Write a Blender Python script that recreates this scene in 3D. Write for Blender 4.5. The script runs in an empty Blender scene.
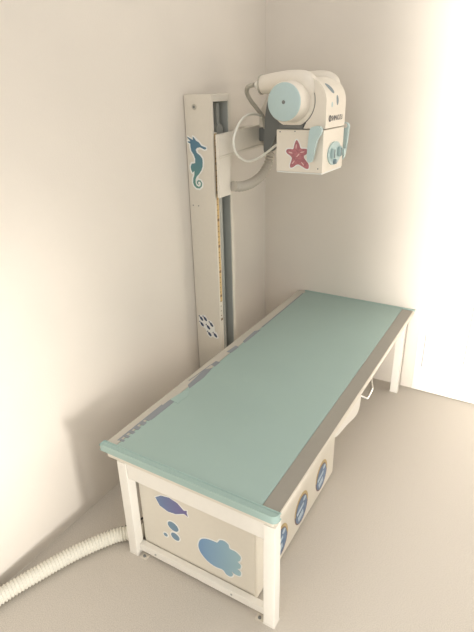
import bpy, bmesh, math, random
from mathutils import Vector, Matrix
random.seed(4)
S = bpy.context.scene
C = S.collection
PI = math.pi

# ---------------------------------------------------------------- materials
def mat(name, col, rough=.5, metal=0., noise=0., nscale=60., bump=0., bscale=200., spec=.5, col2=None):
    m = bpy.data.materials.new(name); m.use_nodes = True
    nt = m.node_tree; N = nt.nodes; b = N['Principled BSDF']
    b.inputs['Roughness'].default_value = rough
    b.inputs['Metallic'].default_value = metal
    b.inputs['Specular IOR Level'].default_value = spec
    c = (*col, 1)
    tc = N.new('ShaderNodeTexCoord')
    nz = N.new('ShaderNodeTexNoise'); nz.inputs['Scale'].default_value = nscale
    nz.inputs['Detail'].default_value = 3
    nt.links.new(tc.outputs['Object'], nz.inputs['Vector'])
    mx = N.new('ShaderNodeMixRGB')
    k = 1 - noise if noise else .985
    mx.inputs[1].default_value = c
    mx.inputs[2].default_value = (*col2, 1) if col2 else (col[0]*k, col[1]*k, col[2]*k, 1)
    rp = N.new('ShaderNodeValToRGB'); rp.color_ramp.elements[0].position = .4; rp.color_ramp.elements[1].position = .62
    nt.links.new(nz.outputs['Fac'], rp.inputs[0]); nt.links.new(rp.outputs[0], mx.inputs[0])
    nt.links.new(mx.outputs[0], b.inputs['Base Color'])
    if bump:
        n2 = N.new('ShaderNodeTexNoise'); n2.inputs['Scale'].default_value = bscale
        nt.links.new(tc.outputs['Object'], n2.inputs['Vector'])
        bp = N.new('ShaderNodeBump'); bp.inputs['Strength'].default_value = bump; bp.inputs['Distance'].default_value = .002
        nt.links.new(n2.outputs['Fac'], bp.inputs['Height']); nt.links.new(bp.outputs[0], b.inputs['Normal'])
    return m

def ramp_mat(name, axis, a, b_, ca, cb, rough=.45):
    """two printed inks running into each other along one axis"""
    m = bpy.data.materials.new(name); m.use_nodes = True
    nt = m.node_tree; N = nt.nodes; b = N['Principled BSDF']; b.inputs['Roughness'].default_value = rough
    g = N.new('ShaderNodeTexCoord'); sp = N.new('ShaderNodeSeparateXYZ'); mr = N.new('ShaderNodeMapRange')
    mr.inputs['From Min'].default_value = a; mr.inputs['From Max'].default_value = b_
    mx = N.new('ShaderNodeMixRGB'); mx.inputs[1].default_value = (*ca, 1); mx.inputs[2].default_value = (*cb, 1)
    nt.links.new(g.outputs['Object'], sp.inputs[0]); nt.links.new(sp.outputs[axis], mr.inputs['Value'])
    nt.links.new(mr.outputs[0], mx.inputs[0]); nt.links.new(mx.outputs[0], b.inputs['Base Color'])
    return m

M = dict(
    wall=mat('wall_paint', (.73, .675, .60), .85, noise=.03, nscale=2.5, bump=.25, bscale=160, spec=.2),
    floor=mat('floor_vinyl', (.63, .58, .51), .55, noise=.2, nscale=330, bump=.05, bscale=300, spec=.3),
    door=mat('door_paint', (.80, .76, .70), .45),
    groove=mat('door_groove', (.26, .25, .25), .6),
    base=mat('skirting_vinyl', (.70, .64, .55), .6),
    white=mat('white_paint', (.82, .79, .70), .35),
    legw=mat('white_leg_paint', (.81, .78, .71), .35),
    beige=mat('beige_panel', (.70, .655, .56), .45),
    column=mat('column_enamel', (.68, .63, .54), .4),
    plate=mat('carriage_enamel', (.74, .69, .60), .4),
    head=mat('head_enamel', (.76, .70, .60), .35),
    mint=mat('mint_mat', (.325, .435, .40), .5, noise=.03, nscale=3),
    mintedge=mat('mint_edge', (.34, .465, .43), .4),
    blue=mat('pale_blue_enamel', (.46, .58, .57), .4),
    bluedark=mat('blue_grey_decal', (.20, .27, .30), .5),
    siderail=mat('side_rail_paint', (.50, .465, .40), .5),
    mark=mat('grey_blue_print', (.20, .25, .27), .5),
    tape=mat('grey_strip', (.24, .26, .28), .5),
    rail=mat('anodised_rail', (.31, .29, .25), .45, metal=.1),
    dark=mat('dark_grey_metal', (.17, .175, .165), .45),
    slot=mat('slot_grey', (.36, .37, .34), .5),
    rod=mat('steel_rod', (.42, .43, .40), .35, metal=.5),
    yellow=mat('yellow_scale', (.62, .42, .17), .6, noise=.15, nscale=90),
    tick=mat('tick_ink', (.20, .12, .06), .6),
    sticker=mat('sticker_white', (.80, .80, .76), .4),
    navy=mat('navy_ink', (.045, .065, .12), .5),
    purple=ramp_mat('fish_ink', 0, .17, .31, (.14, .22, .36), (.17, .14, .30)),
    bubble=mat('bubble_ink', (.17, .27, .36), .5),
    jelly=ramp_mat('shell_ink', 0, .36, .52, (.17, .30, .48), (.32, .48, .52)),
    sea=ramp_mat('seahorse_ink', 2, 1.22, 1.38, (.12, .27, .23), (.09, .19, .27)),
    pink=mat('starfish_ink', (.46, .17, .19), .5, noise=.25, nscale=120),
    starlt=mat('starfish_light', (.72, .50, .46), .5),
    port=mat('porthole_blue', (.13, .22, .37), .4, noise=.4, nscale=35),
    portlt=mat('porthole_light', (.46, .56, .64), .4),
    gold=mat('porthole_gold', (.50, .37, .17), .45),
    brown=mat('porthole_brown', (.20, .12, .10), .5),
    hose=mat('hose_plastic', (.74, .71, .62), .5),
    ghose=mat('grey_hose', (.50, .46, .39), .5),
    cablew=mat('white_cable', (.80, .78, .70), .4),
    cableb=mat('beige_cable', (.46, .43, .36), .5),
    black=mat('black_rubber', (.03, .03, .03), .6),
    chrome=mat('chrome', (.75, .74, .70), .2, metal=1.),
    ink=mat('grey_ink', (.10, .10, .11), .5),
    cream=mat('tray_plastic', (.74, .71, .64), .5),
)
# terrazzo-like specks in the vinyl floor
nt = M['floor'].node_tree; N = nt.nodes
vo = N.new('ShaderNodeTexVoronoi'); vo.inputs['Scale'].default_value = 210
tcn = [n for n in N if n.type == 'TEX_COORD'][0]
nt.links.new(tcn.outputs['Object'], vo.inputs['Vector'])
lt = N.new('ShaderNodeValToRGB'); lt.color_ramp.elements[0].position = .10; lt.color_ramp.elements[1].position = .26
lt.color_ramp.elements[0].color = (1, 1, 1, 1); lt.color_ramp.elements[1].color = (0, 0, 0, 1)
nt.links.new(vo.outputs['Distance'], lt.inputs[0])
mm = N.new('ShaderNodeMath'); mm.operation = 'MULTIPLY'; mm.inputs[1].default_value = .5
nt.links.new(lt.outputs[0], mm.inputs[0])
mx2 = N.new('ShaderNodeMixRGB'); mx2.inputs[2].default_value = (.40, .34, .27, 1)
old = [n for n in N if n.type == 'MIX_RGB' and n != mx2][0]
nt.links.new(old.outputs[0], mx2.inputs[1]); nt.links.new(mm.outputs[0], mx2.inputs[0])
nt.links.new(mx2.outputs[0], N['Principled BSDF'].inputs['Base Color'])

# ---------------------------------------------------------------- builders
WARP = (1, 1, 1, 0, 0, 0)      # scale and shift applied to what is built next (fine placement of a whole thing)
def place(*w):
    global WARP
    WARP = w

def obj(name, bm, m, parent=None, label=None, smooth=False):
    for v in bm.verts: v.co = Vector([v.co[i]*WARP[i] + WARP[3+i] for i in range(3)])
    bmesh.ops.recalc_face_normals(bm, faces=bm.faces)
    me = bpy.data.meshes.new(name); bm.to_mesh(me); bm.free()
    if isinstance(m, str): m = M[m]
    me.materials.append(m)
    if smooth:
        for p in me.polygons: p.use_smooth = True
        me.set_sharp_from_angle(angle=math.radians(40))
    o = bpy.data.objects.new(name, me); C.objects.link(o)
    if parent is not None:
        o.parent = parent
        off = Vector((0, 0, 0)); q = parent
        while q is not None: off += q.location; q = q.parent
        o.location = -off
        o.matrix_parent_inverse = Matrix()
    if label: o['label'] = label
    return o

def thing(name, label, cat, loc, group=None):
    o = bpy.data.objects.new(name, None); C.objects.link(o); o.location = loc
    o.empty_display_size = .1
    o['label'] = label; o['category'] = cat
    if group: o['group'] = group
    return o

def tag(o, label, cat, group=None):
    o['label'] = label; o['category'] = cat
    if group: o['group'] = group
    return o

def struct(name, bm, m):
    o = obj(name, bm, m); o['kind'] = 'structure'; return o

def box(bm, a, b, bev=.002, seg=2):
    r = bmesh.ops.create_cube(bm, size=1)
    vs = r['verts']
    for v in vs:
        v.co = Vector([(a[i] + b[i]) / 2 + v.co[i] * (b[i] - a[i]) for i in range(3)])
    if bev:
        es = list({e for v in vs for e in v.link_edges})
        bmesh.ops.bevel(bm, geom=es, offset=bev, segments=seg, profile=.6, affect='EDGES')
    return bm

def bx(a, b, bev=.002, seg=2): return box(bmesh.new(), a, b, bev, seg)

def prism(bm, pts, axis, lo, hi):
    """closed outline in the two axes other than `axis`, extruded from lo to hi"""
    def mk(u, v, w):
        if axis == 0: return (w, u, v)
        if axis == 1: return (u, w, v)
        return (u, v, w)
    A = [bm.verts.new(mk(u, v, lo)) for u, v in pts]; B = [bm.verts.new(mk(u, v, hi)) for u, v in pts]
    n = len(pts)
    fa = bm.faces.new(A); fb = bm.faces.new(B[::-1])
    fa.normal_update(); fb.normal_update()
    for i in range(n): bm.faces.new((A[i], A[(i+1) % n], B[(i+1) % n], B[i]))
    bmesh.ops.triangulate(bm, faces=[fa, fb])
    return bm

def pr(pts, axis, lo, hi): return prism(bmesh.new(), pts, axis, lo, hi)

def ell(cu, cv, ru, rv, n=40, rot=0, a0=0, a1=2*PI):
    out = []
    for i in range(n):
        t = a0 + (a1 - a0) * i / n
        u, v = ru*math.cos(t), rv*math.sin(t)
        out.append((cu + u*math.cos(rot) - v*math.sin(rot), cv + u*math.sin(rot) + v*math.cos(rot)))
    return out

def smooth_loop(p, k=5):
    n = len(p); out = []
    for i in range(n):
        p0, p1, p2, p3 = p[i-1], p[i], p[(i+1) % n], p[(i+2) % n]
        for j in range(k):
            t = j/k
            out.append(tuple(.5*((2*p1[d]) + (-p0[d]+p2[d])*t + (2*p0[d]-5*p1[d]+4*p2[d]-p3[d])*t*t + (-p0[d]+3*p1[d]-3*p2[d]+p3[d])*t**3) for d in (0, 1)))
    return out

def grow(p, d):
    """outline pushed outwards by d"""
    n = len(p); area = sum(p[i][0]*p[(i+1) % n][1] - p[(i+1) % n][0]*p[i][1] for i in range(n))
    s = 1 if area > 0 else -1; out = []
    for i in range(n):
        a = Vector(p[i-1]); b = Vector(p[i]); c = Vector(p[(i+1) % n])
        n1 = Vector(((b-a).y, -(b-a).x)); n2 = Vector(((c-b).y, -(c-b).x))
        if n1.length < 1e-9 or n2.length < 1e-9: out.append(p[i]); continue
        n1.normalize(); n2.normalize(); m_ = n1 + n2
        if m_.length < .35: m_ = n1*.35 + n2*.35
        m_.normalize()
        k = min(1.5, 1/max(.5, m_.dot(n1)))
        out.append((b.x + s*m_.x*d*k, b.y + s*m_.y*d*k))
    return out

def spline(pts, k=10):
    P = [Vector(p) for p in pts]; n = len(P); out = []
    for i in range(n-1):
        p0 = P[max(i-1, 0)]; p1 = P[i]; p2 = P[i+1]; p3 = P[min(i+2, n-1)]
        for j in range(k):
            t = j/k
            out.append(.5*((2*p1) + (-p0+p2)*t + (2*p0-5*p1+4*p2-p3)*t*t + (-p0+3*p1-3*p2+p3)*t**3))
    out.append(P[-1]); return out

def tube(bm, path, rad, n=16, caps=True):
    """rad: number or function of arc length fraction index"""
    L = [0]
    for a, b in zip(path, path[1:]): L.append(L[-1] + (b-a).length)
    t = (path[1]-path[0]).normalized()
    u = t.orthogonal().normalized(); rings = []
    for i, p in enumerate(path):
        tt = (path[min(i+1, len(path)-1)] - path[max(i-1, 0)]).normalized()
        u = (u - tt*u.dot(tt)).normalized(); w = tt.cross(u)
        r = rad(L[i], L[-1]) if callable(rad) else rad
        rings.append([bm.verts.new(p + (u*math.cos(2*PI*k/n) + w*math.sin(2*PI*k/n))*r) for k in range(n)])
    for a, b in zip(rings, rings[1:]):
        for k in range(n): bm.faces.new((a[k], a[(k+1) % n], b[(k+1) % n], b[k]))
    if caps: bm.faces.new(rings[0][::-1]); bm.faces.new(rings[-1])
    return bm

def resample(path, step):
    out = [path[0]]; acc = 0
    for a, b in zip(path, path[1:]):
        d = (b-a).length; s = step - acc
        while s <= d:
            out.append(a + (b-a)*(s/d)); s += step
        acc = (acc + d) % step if d else acc
    return out

def lathe(bm, c, axis, prof, n=48):
    """prof: (along, radius) points turned about an axis through c"""
    rings = []
    for a, r in prof:
        ring = []
        for k in range(n):
            t = 2*PI*k/n
            if axis == 1: v = (c[0] + r*math.cos(t), c[1] + a, c[2] + r*math.sin(t))
            elif axis == 0: v = (c[0] + a, c[1] + r*math.cos(t), c[2] + r*math.sin(t))
            else: v = (c[0] + r*math.cos(t), c[1] + r*math.sin(t), c[2] + a)
            ring.append(bm.verts.new(v))
        rings.append(ring)
    for a, b in zip(rings, rings[1:]):
        for k in range(n): bm.faces.new((a[k], a[(k+1) % n], b[(k+1) % n], b[k]))
    bm.faces.new(rings[0][::-1]); bm.faces.new(rings[-1])
    return bm

# ---------------------------------------------------------------- room
XL, YB = -.244, 1.694          # left wall plane, far wall plane
XR, YN, ZC = 2.9, -3.0, 2.55
struct('floor', bx((XL-.1, YN, -.1), (XR, YB+.1, 0), 0), 'floor')
struct('wall_left', bx((XL-.1, YN, 0), (XL, YB+.1, ZC), 0), 'wall')
struct('wall_back', bx((XL, YB, 0), (XR, YB+.1, ZC), 0), 'wall')
# sliding door leaf set on the far wall, right of the table
d = struct('door_1', bx((.720, YB-.012, .004), (1.75, YB-.0005, 2.1), .002), 'door')
def dpart(name, a, b, m):
    o = obj(name, bx(a, b, .001), m, d); return o
dpart('door_panel', (.765, YB-.0165, .16), (.940, YB-.0122, 1.95), 'door')
dpart('door_panel', (.985, YB-.0165, .15), (1.30, YB-.0122, 1.95), 'door')
dpart('door_panel', (1.345, YB-.0165, .15), (1.66, YB-.0122, 1.95), 'door')
dpart('door_seam', (.964, YB-.0145, .23), (.971, YB-.0122, .60), 'groove')
dpart('door_seam', (.755, YB-.0145, .16), (.759, YB-.0122, .36), 'groove')

# ---------------------------------------------------------------- x-ray table
place(1.001, .986, 1, -.002, -.0013, 0)
W, L, H = .68, 1.715, .489
T = thing('x_ray_table', 'long mint topped x-ray examination table on white legs against the corner walls', 'table', (W/2, L/2, 0))
b = bmesh.new(); box(b, (.012, .006, .440), (.664, L-.003, .4605), .004); box(b, (.001, .004, .4605), (W-.003, L, .482), .003)
obj('tabletop', b, 'beige', T)
# mat lying in the frame
b = bx((.045, .020, .4822), (.617, L-.016, .4905), .003, 3)
obj('mat', b, 'mint', T, 'mint green mat', True)
# rounded mint bumper across the near end
def rrect(x0, x1, y0, y1, r, k=8):
    out = []
    for cx, cy, a in ((x1-r, y1-.004, 0), (x0+.006, y1-.004, PI/2), (x0+.006, y0+.006, PI), (x1-r, y0+r, 1.5*PI)):
        rr = r if (cx > .3 and cy < .02 + y0 + r and a > 4) else .004
        if a == 0: cx = x1-.004
        for i in range(k+1):
            t = a + (PI/2)*i/k; out.append((cx + rr*math.cos(t), cy + rr*math.sin(t)))
    return out
b = pr(rrect(-.009, W+.000, -.006, .022, .020), 2, .4695, .4908)
bmesh.ops.bevel(b, geom=[e for e in b.edges if e.is_manifold and e.calc_face_angle() > .9 and abs(e.verts[0].co.z-e.verts[1].co.z) < 1e-5], offset=.0035, segments=3, affect='EDGES')
obj('end_bumper', b, 'mintedge', T, 'mint green edge bumper across the near end', True)
obj('end_bumper', bx((.035, L-.014, .4825), (W+.004, L+.003, .4915), .003), 'mintedge', T, 'narrow mint edging at the wall end', True)
# side rails
obj('side_rail', bx((.618, .0225, .4825), (.674, L-.017, .4885), .001), 'rail', T, 'brown grey metal rail along the open side')
obj('edge_trim', bx((.6745, .0225, .4825), (.6790, L-.017, .4893), .0012), 'beige', T)
obj('side_rail', bx((.001, .0225, .4825), (.044, L-.017, .4900), .0015), 'siderail', T, 'beige rail along the wall side')
# printed marks on the wall-side rail
z0, z1 = .4906, .4912
b = bmesh.new(); box(b, (.030, .045, z0), (.036, .30, z1), 0)
y = .048
k = 0
while y < .22:
    w = .010 + .018*(k/7); box(b, (.030, y, z0), (.056, y+w, z1+.0002), 0); y += .024 + .0022*k; k += 1
prism(b, [(.034, .20), (.060, .20), (.062, .335), (.048, .39), (.037, .335)], 2, z0, z1)
obj('grey_marking', b, 'tape', T)
b = pr([(.038, .345), (.082, .335), (.084, .40), (.066, .435), (.050, .42)], 2, z1+.0001, z1+.0008)
obj('mint_tab', b, 'mintedge', T)
for pts in ([(.036, .47), (.058, .45), (.062, .55), (.050, .64), (.026, .61)],
            [(.028, .66), (.052, .655), (.054, .70), (.030, .70)],
            [(.026, .80), (.050, .80), (.052, .87), (.032, .875)],
            [(.040, .93), (.056, .92), (.058, 1.09), (.034, 1.06)],
            [(.045, 1.12), (.052, 1.12), (.047, 1.66), (.040, 1.66)],
            [(.018, .50), (.022, .50), (.030, .66), (.026, .66)]):
    obj('grey_marking', pr(pts, 2, z0, z1), 'tape', T)
# legs and rails
def leg(x0, x1, y0, y1):
    o = obj('leg', bx((x0, y0, .006), (x1, y1, .440), .003, 2), 'legw', T)
    obj('foot_cap', bx((x0-.001, y0-.001, 0), (x1+.001, y1+.001, .006), .001), 'legw', o)
leg(.056, .095, .004, .044); leg(.632, .672, .004, .044)
leg(.056, .095, 1.662, 1.702); leg(.618, .660, 1.620, 1.660)
obj('end_apron', bx((.0955, .008, .376), (.6315, .028, .4398), .002), 'legw', T)
obj('end_apron', bx((.0955, 1.662, .40), (.610, 1.682, .4398), .002), 'legw', T)
obj('floor_rail', bx((.0955, .022, .016), (.6315, .046, .047), .002), 'legw', T)
for x in (.17, .50): obj('screw', lathe(bmesh.new(), (x, .0205, .032), 1, [(0, .0), (.0001, .004), (.0025, .004)], 12), 'rod', T)
for x in (.106, .600):
    o = obj('floor_bracket', bx((x, .004, 0), (x+.030, .028, .003), .001), 'column', T)
    obj('anchor_bolt', lathe(bmesh.new(), (x+.014, .014, .003), 2, [(0, .006), (.004, .0055), (.006, .003)], 10), 'dark', o)
# slim white tray housing with its pull handle under the far half
b = pr(smooth_loop([(.60, .438), (.60, .36), (.75, .325), (.86, .297), (.905, .30), (.925, .33), (.93, .38), (.93, .438)], 5), 0, .586, .640)
obj('tray_housing', b, 'cream', T, 'rounded off-white tray housing below the top', True)
hp = spline([(.632, 1.055, .439), (.644, 1.062, .375), (.650, 1.068, .338), (.652, 1.060, .329), (.653, 1.025, .324), (.652, .990, .322), (.646, .978, .328), (.606, .967, .345), (.560, .96, .365)], 8)
obj('pull_handle', tube(bmesh.new(), hp, .0055, 12), 'chrome', T, 'chrome pull handle', True)

# ---------------------------------------------------------------- generator cabinet under the table
G = thing('equipment_cabinet', 'beige equipment box under the table decorated with sea creature stickers', 'cabinet', (.34, .42, 0))
obj('housing', bx((.100, .050, .012), (.577, .800, .400), .004), 'beige', G)
obj('plinth', bx((.115, .065, 0), (.562, .785, .012), .001), 'dark', G)
Y0 = .0499
PF = smooth_loop([(.176, .293), (.202, .312), (.238, .320), (.273, .312), (.300, .290)], 1) + [(.313, .296), (.312, .284), (.316, .270), (.300, .276), (.263, .256), (.227, .251), (.193, .262)]
s = obj('fish_sticker', pr(grow(PF, .004), 1, Y0-.0006, Y0), 'sticker', G, 'purple and blue fish sticker')
obj('fish_print', pr(PF, 1, Y0-.0011, Y0-.0006), 'purple', s)
for cx, cz, rx, rz, ro in ((.245, .188, .024, .019, -.4), (.251, .142, .019, .016, -.4), (.206, .128, .009, .008, 0)):
    s = obj('bubble_sticker', pr(ell(cx, cz, rx+.005, rz+.005, 30, ro), 1, Y0-.0006, Y0), 'sticker', G, 'blue bubble sticker')
    obj('bubble_print', pr(ell(cx, cz, rx, rz, 30, ro), 1, Y0-.0011, Y0-.0006), 'bubble', s)
JEL = [(.356, .172), (.366, .192), (.388, .206), (.415, .211), (.433, .213), (.444, .230), (.462, .236), (.478, .228), (.483, .212), (.505, .211), (.524, .198), (.521, .178), (.513, .168), (.524, .158), (.521, .141), (.511, .134), (.524, .125), (.520, .106), (.502, .102), (.487, .108), (.492, .094), (.483, .080), (.465, .080), (.451, .094), (.418, .091), (.386, .101), (.362, .124), (.353, .148)]
JEL = smooth_loop(JEL, 4)
s = obj('shell_sticker', pr(grow(JEL, .005), 1, Y0-.0006, Y0), 'sticker', G, 'large blue scalloped sea creature sticker')
obj('shell_print', pr(JEL, 1, Y0-.0011, Y0-.0006), 'jelly', s)
X0 = .5771
for cy in (.245, .436, .648):
    cz = .106
    s = obj('porthole_sticker', pr(ell(cy, cz, .063, .071), 0, X0, X0+.0006), 'brown', G, 'round blue porthole picture with gold ring')
    obj('gold_ring', pr(ell(cy, cz, .065, .074, 24, 0, -.1, PI+.1) + ell(cy, cz, .055, .060, 24, 0, PI+.1, -.1), 0, X0+.0003, X0+.0009), 'gold', s)
    obj('sea_view', pr(ell(cy, cz-.006, .055, .060), 0, X0+.0009, X0+.0012), 'port', s)
    b = pr([(cy-.046, cz+.005), (cy+.02, cz+.018), (cy+.022, cz+.002), (cy-.040, cz-.012)], 0, X0+.0012, X0+.0015)
    prism(b, [(cy-.034, cz-.024), (cy+.016, cz-.014), (cy+.020, cz-.040), (cy-.024, cz-.052)], 0, X0+.0012, X0+.0015)
    prism(b, ell(cy+.028, cz+.030, .014, .010, 16), 0, X0+.0012, X0+.0015)
    obj('light_patches', b, 'portlt', s)

# ---------------------------------------------------------------- column with carriage and arm
place(1, 1, 1, -.006, .006, 0)
CX0, CX1, CY0, CY1, CZ = -.234, -.095, .925, 1.081, 1.595
K = thing('x_ray_column', 'tall beige x-ray column with seahorse sticker standing behind the table', 'column', (-.165, .998, 0))
b = bmesh.new()
U = [(CX0, CY0), (CX1, CY0), (CX1, CY0+.012), (-.190, CY0+.012), (-.190, 1.062), (CX1, 1.062), (CX1, CY1), (CX0, CY1)]
prism(b, U, 2, .012, CZ)
obj('mast', b, 'column', K)
obj('base_plate', bx((CX0, .905, 0), (-.085, 1.10, .012), .002), 'column', K)
obj('top_block', bx((-.1895, CY0+.013, 1.566), (CX1, 1.0615, CZ-.001), .001), 'column', K)
b = bx((-.1899, CY0+.0125, .02), (-.180, 1.0615, 1.565), 0); box(b, (-.1799, 1.0585, .02), (-.100, 1.0615, 1.565), 0)
obj('slot_lining', b, 'slot', K, 'dark grey slot down the mast')
obj('guide_rail', bx((-.1795, .990, .02), (-.112, 1.012, 1.560), .002), 'rod', K)
for y in (.975, 1.036):
    obj('guide_rod', tube(bmesh.new(), [Vector((-.135, y, .02)), Vector((-.135, y, 1.56))], .006, 12), 'rod', K, None, True)
obj('scale_strip', bx((-.125, .9375, .02), (-.0956, .961, 1.445), .001), 'column', K)
obj('scale_tape', bx((-.0955, .9385, .66), (-.0950, .955, 1.44), 0), 'yellow', K, 'yellow height scale tape')
b = bmesh.new(); z = .56; i = 0
while z < 1.42:
    box(b, (-.0949, .939, z), (-.0945, .953 if i % 5 == 0 else .947, z+(.012 if i % 5 == 0 else .004)), 0); z += .025; i += 1
obj('scale_marks', b, 'tick', K)
SEA = [(-.23,1.427),(-.198,1.413),(-.199,1.427),(-.192,1.423),(-.182,1.411),(-.167,1.404),(-.156,1.391),(-.141,1.386),(-.131,1.384),(-.131,1.378),(-.138,1.375),(-.162,1.384),(-.178,1.381),(-.186,1.373),(-.181,1.36),(-.164,1.349),(-.153,1.336),(-.152,1.319),(-.154,1.303),(-.161,1.286),(-.176,1.268),(-.189,1.257),(-.195,1.245),(-.196,1.23),(-.191,1.218),(-.179,1.213),(-.17,1.218),(-.167,1.23),(-.173,1.237),(-.181,1.235),(-.183,1.227),(-.176,1.226),(-.18,1.222),(-.188,1.225),(-.189,1.236),(-.179,1.243),(-.167,1.241),(-.16,1.23),(-.163,1.216),(-.176,1.206),(-.191,1.207),(-.204,1.217),(-.209,1.229),(-.207,1.249),(-.2,1.264),(-.199,1.282),(-.209,1.274),(-.216,1.286),(-.218,1.299),(-.211,1.313),(-.199,1.314),(-.192,1.317),(-.191,1.335),(-.198,1.352),(-.21,1.368),(-.213,1.386),(-.213,1.398),(-.226,1.403),(-.226,1.407),(-.212,1.407)]
SEAB = [(-.229,1.433),(-.205,1.421),(-.2,1.434),(-.186,1.427),(-.165,1.411),(-.151,1.396),(-.126,1.388),(-.125,1.373),(-.140,1.369),(-.162,1.376),(-.176,1.372),(-.174,1.362),(-.158,1.354),(-.147,1.339),(-.145,1.318),(-.148,1.299),(-.158,1.28),(-.176,1.262),(-.180,1.251),(-.163,1.247),(-.153,1.231),(-.156,1.212),(-.174,1.198),(-.195,1.2),(-.211,1.213),(-.217,1.231),(-.214,1.252),(-.208,1.266),(-.219,1.272),(-.225,1.29),(-.225,1.305),(-.214,1.320),(-.2,1.321),(-.199,1.335),(-.206,1.350),(-.218,1.368),(-.221,1.386),(-.2205,1.396),(-.232,1.4),(-.232,1.414),(-.222,1.415)]
YS = CY0
s = obj('seahorse_sticker', pr(SEAB, 1, YS-.0006, YS-.0001), 'sticker', K, 'teal seahorse sticker')
obj('seahorse_print', pr(SEA, 1, YS-.0012, YS-.0006), 'sea', s)
SCHO = [(-.220,.566),(-.206,.574),(-.180,.577),(-.165,.556),(-.145,.551),(-.128,.528),(-.127,.500),(-.114,.494),(-.106,.466),(-.124,.461),(-.143,.466),(-.153,.457),(-.172,.470),(-.180,.495),(-.191,.506),(-.208,.512),(-.220,.530)]
s = obj('fish_school_sticker', pr(smooth_loop(SCHO, 3), 1, YS-.0006, YS-.0001), 'sticker', K, 'small sticker of seven dark fish')
b = bmesh.new()
for cx, cz in ((-.204,.554),(-.181,.557),(-.202,.523),(-.164,.514),(-.145,.533),(-.158,.477),(-.124,.478)):
    prism(b, ell(cx, cz, .0135, .0068, 16, -.85), 1, YS-.0012, YS-.0006)
    prism(b, [(cx-.009, cz+.008), (cx-.018, cz+.012), (cx-.0115, cz+.0185)], 1, YS-.0012, YS-.0006)
obj('fish_prints', b, 'navy', s)
o = obj('cover_knob', lathe(bmesh.new(), (-.183, YS, 1.547), 1, [(-.003, .011), (0, .012)], 24), 'cableb', K, None, True)
obj('knob_screw', lathe(bmesh.new(), (-.183, YS-.003, 1.547), 1, [(-.0015, .005), (0, .006)], 16), 'dark', o)
for x in (-.216, -.186): obj('rivet', lathe(bmesh.new(), (x, YS, 1.127), 1, [(-.001, .003), (0, .003)], 10), 'dark', K)
# carriage plate and arm
place(1, 1, 1, .003, .004, -.005)
b = bx((-.0938, .932, 1.175), (-.080, 1.026, 1.352), .002)
obj('carriage', b, 'plate', K)
b = bmesh.new(); prism(b, [(.932, 1.352), (1.385, 1.373), (1.385, 1.462), (.932, 1.442)], 0, -.0938, -.080)
obj('arm', b, 'plate', K)
obj('arm_lip', pr([(.934, 1.343), (1.385, 1.359), (1.385, 1.373), (.934, 1.352)], 0, -.0938, -.076), 'column', K)
obj('carriage_wheel', lathe(bmesh.new(), (-.125, 1.0, 1.455), 0, [(-.012, .026), (.012, .026)], 24), 'rod', K)
obj('carriage_block', bx((-.180, .970, 1.18), (-.0942, 1.036, 1.43), .003), 'column', K)
obj('arm_tail', bx((-.180, 1.28, 1.370), (-.0942, 1.362, 1.450), .004), 'column', K)

# ---------------------------------------------------------------- tube head
Q = thing('x_ray_tube', 'off-white x-ray tube unit with starfish sticker hanging over the table', 'x-ray machine', (.22, 1.22, 1.28))
cc = (.178, 0, 1.565)
# tube housing: lying drum with pale blue end
b = lathe(bmesh.new(), cc, 1, [(1.034, .066), (1.036, .074), (1.042, .077), (1.12, .084), (1.19, .090), (1.20, .092), (1.38, .092), (1.39, .085)], 64)
obj('tube_drum', b, 'head', Q, None, True)
o = obj('drum_end', lathe(bmesh.new(), cc, 1, [(1.029, .069), (1.031, .0725), (1.036, .0735)], 64), 'blue', Q, 'pale blue round end cap', True)
obj('end_screw', lathe(bmesh.new(), (cc[0], 1.029, cc[2]), 1, [(-.002, .004), (0, .0075)], 20), 'dark', o, None, True)
obj('drum_band', lathe(bmesh.new(), cc, 1, [(1.112, .0848), (1.113, .1), (1.124, .1), (1.125, .0855)], 64), 'head', Q, None, True)
# hood: arched cover, profile in xz pushed along y, cut round for the drum
def arcp(cx, cz, r, a0, a1, n): return [(cx + r*math.cos(a0+(a1-a0)*i/n), cz + r*math.sin(a0+(a1-a0)*i/n)) for i in range(n+1)]
HP = [(.231, 1.459), (.330, 1.459)] + arcp(.232, 1.560, .098, 0, math.radians(88), 16)
HP += arcp(.178, 1.565, .104, math.radians(52), math.radians(-50), 18)
obj('hood', pr(HP, 1, 1.115, 1.345), 'head', Q, None, True)
b = pr([(p[0], p[1]) for p in ([(.2355, 1.464), (.235, 1.486)] + arcp(.178, 1.565, .1035, math.radians(-50), math.radians(50), 18)[0:] + arcp(.178, 1.565, .0975, math.radians(50), math.radians(-60), 18))], 1, 1.118, 1.13)
obj('hood_seam', b, 'dark', Q)
hood = [o for o in Q.children if o.name.startswith('hood')][0]
# marks printed on the curved shoulder
def patch(yc, zc, ry, rz, tilt, m, name, label=None):
    bm = bmesh.new(); rings = []; n = 28
    def on(yy, s_):
        t = s_/.098
        if t > 0: return (.232 + .0986*math.cos(t), yy, 1.560 + .0986*math.sin(t))
        return (.3306, yy, 1.560 + s_)
    c = bm.verts.new(on(yc, zc))
    for k in range(1, 6): rings.append([bm.verts.new(on(*q)) for q in ell(yc, zc, ry*k/5, rz*k/5, n, tilt)])
    for i in range(n):
        j = (i+1) % n; bm.faces.new((c, rings[0][i], rings[0][j]))
        for a, b_ in zip(rings, rings[1:]): bm.faces.new((a[i], b_[i], b_[j], a[j]))
    return obj(name, bm, m, hood, label)
patch(1.185, .056, .034, .015, -.62, 'mark', 'shoulder_mark')
patch(1.240, .006, .013, .020, .1, 'mark', 'shoulder_mark')
patch(1.178, -.010, .009, .011, 0, 'blue', 'shoulder_mark')
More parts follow.
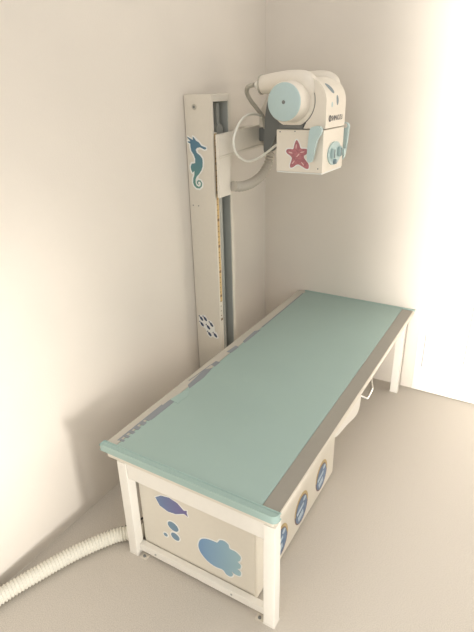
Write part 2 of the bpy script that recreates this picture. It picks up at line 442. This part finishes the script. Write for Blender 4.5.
# maker's name on the front
cu = bpy.data.curves.new('t', 'FONT'); cu.body = 'SHIMADZU'; cu.size = .030; cu.extrude = .0004
to = bpy.data.objects.new('t', cu); C.objects.link(to); bpy.context.view_layer.update()
me = bpy.data.meshes.new_from_object(to.evaluated_get(bpy.context.evaluated_depsgraph_get()))
bpy.data.objects.remove(to)
bm = bmesh.new(); bm.from_mesh(me)
xs = [v.co.x for v in bm.verts]; x0, x1 = min(xs), max(xs)
for v in bm.verts:
    u, w, h_ = v.co.x, v.co.y, v.co.z
    v.co = Vector((.3306 + h_, 1.178 + (u-x0)/(x1-x0)*.130, 1.487 + w*.98))
obj('maker_name', bm, 'ink', hood)
b = bmesh.new()
ro = ell(1.160, 1.497, .015, .0135, 24); ri = ell(1.160, 1.497, .010, .009, 24)
for i in range(24):
    j = (i+1) % 24
    vs = [b.verts.new((.3312, *p)) for p in (ro[i], ro[j], ri[j], ri[i])]; b.faces.new(vs)
box(b, (.3303, 1.157, 1.486), (.3312, 1.163, 1.508), 0)
obj('maker_mark', b, 'ink', hood)
# collimator box
cb = obj('collimator_box', bx((.113, 1.100, 1.282), (.330, 1.345, 1.455), .003), 'head', Q)
obj('base_trim', bx((.116, 1.103, 1.276), (.327, 1.342, 1.2815), .001), 'sticker', Q)
for x, z in ((.13, 1.446), (.20, 1.449), (.31, 1.30)): obj('screw', lathe(bmesh.new(), (x, 1.0999, z), 1, [(-.001, .0025), (0, .003)], 10), 'dark', cb)
ST = [(.206,1.414),(.217,1.398),(.224,1.381),(.240,1.380),(.253,1.378),(.256,1.366),(.250,1.357),(.240,1.350),(.244,1.338),(.257,1.325),(.264,1.313),(.262,1.299),(.252,1.298),(.240,1.303),(.217,1.314),(.203,1.311),(.193,1.303),(.180,1.299),(.175,1.307),(.180,1.324),(.184,1.339),(.176,1.349),(.161,1.358),(.156,1.367),(.161,1.375),(.174,1.377),(.189,1.377),(.193,1.390),(.199,1.408)]
s = obj('starfish_sticker', pr(grow(smooth_loop([(a+.005, c) for a, c in ST], 3), .005), 1, 1.0992, 1.0998), 'sticker', Q, 'pink starfish sticker')
st2 = obj('starfish_print', pr(smooth_loop([(a+.005, c) for a, c in ST], 3), 1, 1.0986, 1.0992), 'pink', s)
for (x, z, a) in ((.208,1.388,1.5),(.237,1.366,.2),(.240,1.318,-.8),(.196,1.322,.9),(.182,1.362,-.25),(.217,1.352,.8)):
    obj('starfish_spot', pr(ell(x, z, .010, .0022, 12, a), 1, 1.0981, 1.0986), 'starlt', s)
# control panel on the front face
kp = obj('knob_plate', pr(ell(1.228, 1.352, .078, .049, 40), 0, .3302, .336), 'blue', Q, 'pale blue oval control plate', True)
for y in (1.187, 1.268):
    k_ = obj('thumb_knob', bx((.336, y-.010, 1.334), (.352, y+.010, 1.376), .005, 3), 'blue', kp, None, True)
    obj('knob_slit', bx((.3522, y-.008, 1.338), (.3530, y-.002, 1.372), 0), 'ink', k_)
k_ = obj('thumb_knob', lathe(bmesh.new(), (.336, 1.220, 1.318), 0, [(0, .012), (.012, .010)], 20), 'bluedark', kp, 'grey round button', True)
obj('thumb_knob', bx((.3302, 1.315, 1.334), (.346, 1.347, 1.362), .004), 'blue', kp, None, True)
# handles on both sides
def handle(yc, pts, pivot, sgn):
    h = obj('grip_handle', None or pr(pts, 1, yc-.009, yc+.009), 'blue', Q, 'pale blue grip handle', False)
    bpy.context.view_layer.update()
    o_ = obj('handle_pivot', lathe(bmesh.new(), (pivot[0], 0, pivot[1]), 1, sorted([(yc, .012), (yc+sgn*.033, .012)]), 20), 'dark', h, None, True)
    return h
handle(1.076, smooth_loop([(.279, 1.452), (.289, 1.468), (.315, 1.473), (.331, 1.463), (.327, 1.440), (.314, 1.420), (.305, 1.385), (.297, 1.345), (.290, 1.330), (.276, 1.330), (.271, 1.350), (.274, 1.40)], 4), (.312, 1.450), 1)
handle(1.372, smooth_loop([(.300, 1.450), (.310, 1.466), (.330, 1.470), (.344, 1.458), (.343, 1.430), (.338, 1.375), (.331, 1.325), (.322, 1.308), (.314, 1.315), (.308, 1.345), (.302, 1.40)], 4), (.312, 1.440), -1)
obj('handle_ring', lathe(bmesh.new(), (.328, 1.361, 1.456), 1, [(0, .010), (.024, .010)], 20), 'head', Q, None, True)
# mounting yoke between arm and head
b = pr(smooth_loop([(.020, 1.60), (-.002, 1.525), (-.010, 1.42), (-.012, 1.350), (.006, 1.345), (.035, 1.385), (.060, 1.432), (.11, 1.448), (.24, 1.452), (.22, 1.50), (.13, 1.50), (.08, 1.54), (.065, 1.60), (.04, 1.62)], 4), 1, 1.22, 1.30)
obj('yoke', b, 'dark', Q, 'dark grey mounting yoke', True)
obj('turntable', bx((.118, 1.112, 1.4555), (.230, 1.335, 1.474), .003), 'dark', Q)
obj('swivel', bx((-.0795, 1.300, 1.385), (.020, 1.355, 1.445), .004), 'dark', Q)
obj('cable_bracket', pr([(-.079, 1.448), (-.079, 1.512), (-.033, 1.592), (-.008, 1.566), (-.030, 1.448)], 1, 1.302, 1.318), 'column', Q)
# two cable sockets lying across the drum
def socket(y, xl, xr):
    path = spline([(xl, y, 1.632), ((xl+xr)/2-.02, y, 1.640), (xr-.05, y, 1.640), (xr-.02, y, 1.630), (xr-.006, y, 1.605), (xr-.006, y, 1.575)], 8)
    def rad(s, Lt):
        f = s/Lt
        return .037 + .007*min(1, f/.5) - (.022*max(0, (f-.78)/.22)**1.5)
    o = obj('cable_socket', tube(bmesh.new(), path, rad, 32), 'head', Q, None, True)
    obj('socket_ring', lathe(bmesh.new(), (xl-.007, y, 1.632), 0, [(0, .037), (.001, .040), (.007, .040), (.0075, .037)], 32), 'cableb', o, 'dull metal ring', True)
    obj('socket_gland', lathe(bmesh.new(), (xl-.035, y, 1.632), 0, [(0, .010), (.006, .014), (.022, .015), (.027, .020)], 24), 'cablew', o, None, True)
socket(1.135, .026, .252)
socket(1.345, .060, .270)

# ---------------------------------------------------------------- cables and hoses
def ribbed(path, r, amp, pitch, n=20):
    P = resample(path, pitch/6)
    return tube(bmesh.new(), P, lambda s, Lt: r + amp*math.cos(2*PI*s/pitch), n)
p = spline([(-.045,1.300,1.468),(-.045,1.265,1.492),(-.045,1.224,1.508),(-.045,1.148,1.513),(-.045,1.070,1.492),(-.045,1.018,1.447),(-.045,1.000,1.400),(-.043,1.030,1.350),(-.038,1.105,1.316),(-.025,1.175,1.318),(.010,1.20,1.343),(.060,1.19,1.375),(.112,1.17,1.405)], 10)
tag(obj('looping_cable', tube(bmesh.new(), p, .0055, 12), 'cablew', None, None, True), 'thin white cable looping in front of the horizontal arm', 'cable')
p = spline([(-.070,1.030,1.213),(-.06,1.09,1.203),(-.055,1.187,1.206),(-.05,1.28,1.232),(-.05,1.340,1.275),(-.05,1.358,1.325),(-.05,1.358,1.384)], 14)
tag(obj('corrugated_cable', ribbed(p, .0195, .0042, .021), 'ghose', None, None, True), 'thick grey corrugated cable curving below the horizontal arm', 'cable')
p = spline([(-.014,1.135,1.632),(-.045,1.14,1.626),(-.066,1.16,1.605),(-.064,1.19,1.57),(-.050,1.23,1.53),(-.040,1.27,1.49),(-.040,1.290,1.4455)], 10)
tag(obj('power_cable', tube(bmesh.new(), p, .0095, 14), 'cableb', None, None, True), 'beige cable dropping from the tube head socket to the arm', 'cable')
place(1.003, .99, 1, -.003, -.0027, 0)
p = spline([(-.205,-.62,.034),(-.206,-.50,.034),(-.186,-.376,.034),(-.146,-.251,.034),(-.095,-.117,.034),(-.026,.007,.034),(.025,.060,.034),(.062,.092,.034),(.0985,.13,.034)], 12)
tag(obj('floor_hose', ribbed(p, .0265, .0022, .012, 24), 'hose', None, None, True), 'white corrugated hose lying on the floor beside the wall', 'hose')
p = spline([(-.10,-.012,.006),(-.08,.03,.006),(-.045,.075,.006),(-.01,.13,.010),(.02,.19,.03),(.05,.24,.055),(.0992,.28,.07)], 10)
tag(obj('floor_cable', tube(bmesh.new(), p, .0045, 10), 'black', None, None, True), 'thin black cable on the floor behind the white hose', 'cable')

# ---------------------------------------------------------------- light
w = bpy.data.worlds.new('room_light'); S.world = w; w.use_nodes = True
w.node_tree.nodes['Background'].inputs[0].default_value = (1.0, .965, .92, 1)
w.node_tree.nodes['Background'].inputs[1].default_value = .94
def area(name, loc, target, sx, sy, power, col=(1, .95, .86), spread=180):
    l = bpy.data.lights.new(name, 'AREA'); l.shape = 'RECTANGLE'; l.size = sx; l.size_y = sy
    l.energy = power; l.color = col; l.spread = math.radians(spread)
    o = bpy.data.objects.new(name, l); C.objects.link(o); o.location = loc
    o.rotation_euler = (Vector(target)-Vector(loc)).to_track_quat('-Z', 'Y').to_euler()
    return o
area('low_window_light', (3.0, -1.06, .72), (-.236, -.65, .58), 1.5, 1.3, 6.2, (1, .965, .91), 22)
area('door_side_window', (1.53, -1.25, 1.25), (1.53, 1.7, 1.15), 1.46, 2.7, 42, (1, .96, .90), spread=24)
area('rear_fill_light', (1.3, -2.9, 1.5), (.6, 1.7, 1.1), 2.0, 1.6, 15, (1, .96, .90))  # fill lamp added behind the camera to brighten the back wall and mast

# ---------------------------------------------------------------- camera (solved from the table edges)
rx, ro_, rz = 1.149, -.023, .541
cam = bpy.data.cameras.new('camera'); co = bpy.data.objects.new('camera', cam); C.objects.link(co)
co.matrix_world = Matrix.Translation((1.147, -.979, 1.612)) @ Matrix.Rotation(rz, 4, 'Z') @ Matrix.Rotation(rx, 4, 'X') @ Matrix.Rotation(ro_, 4, 'Z')
cam.sensor_fit = 'HORIZONTAL'; cam.sensor_width = 36; cam.lens = 505.5/474*36
cam.clip_start = .02
S.camera = co
S.view_settings.view_transform = 'Standard'; S.view_settings.look = 'None'
S.view_settings.gamma = 1; S.view_settings.exposure = 0; S.view_settings.use_curve_mapping = False
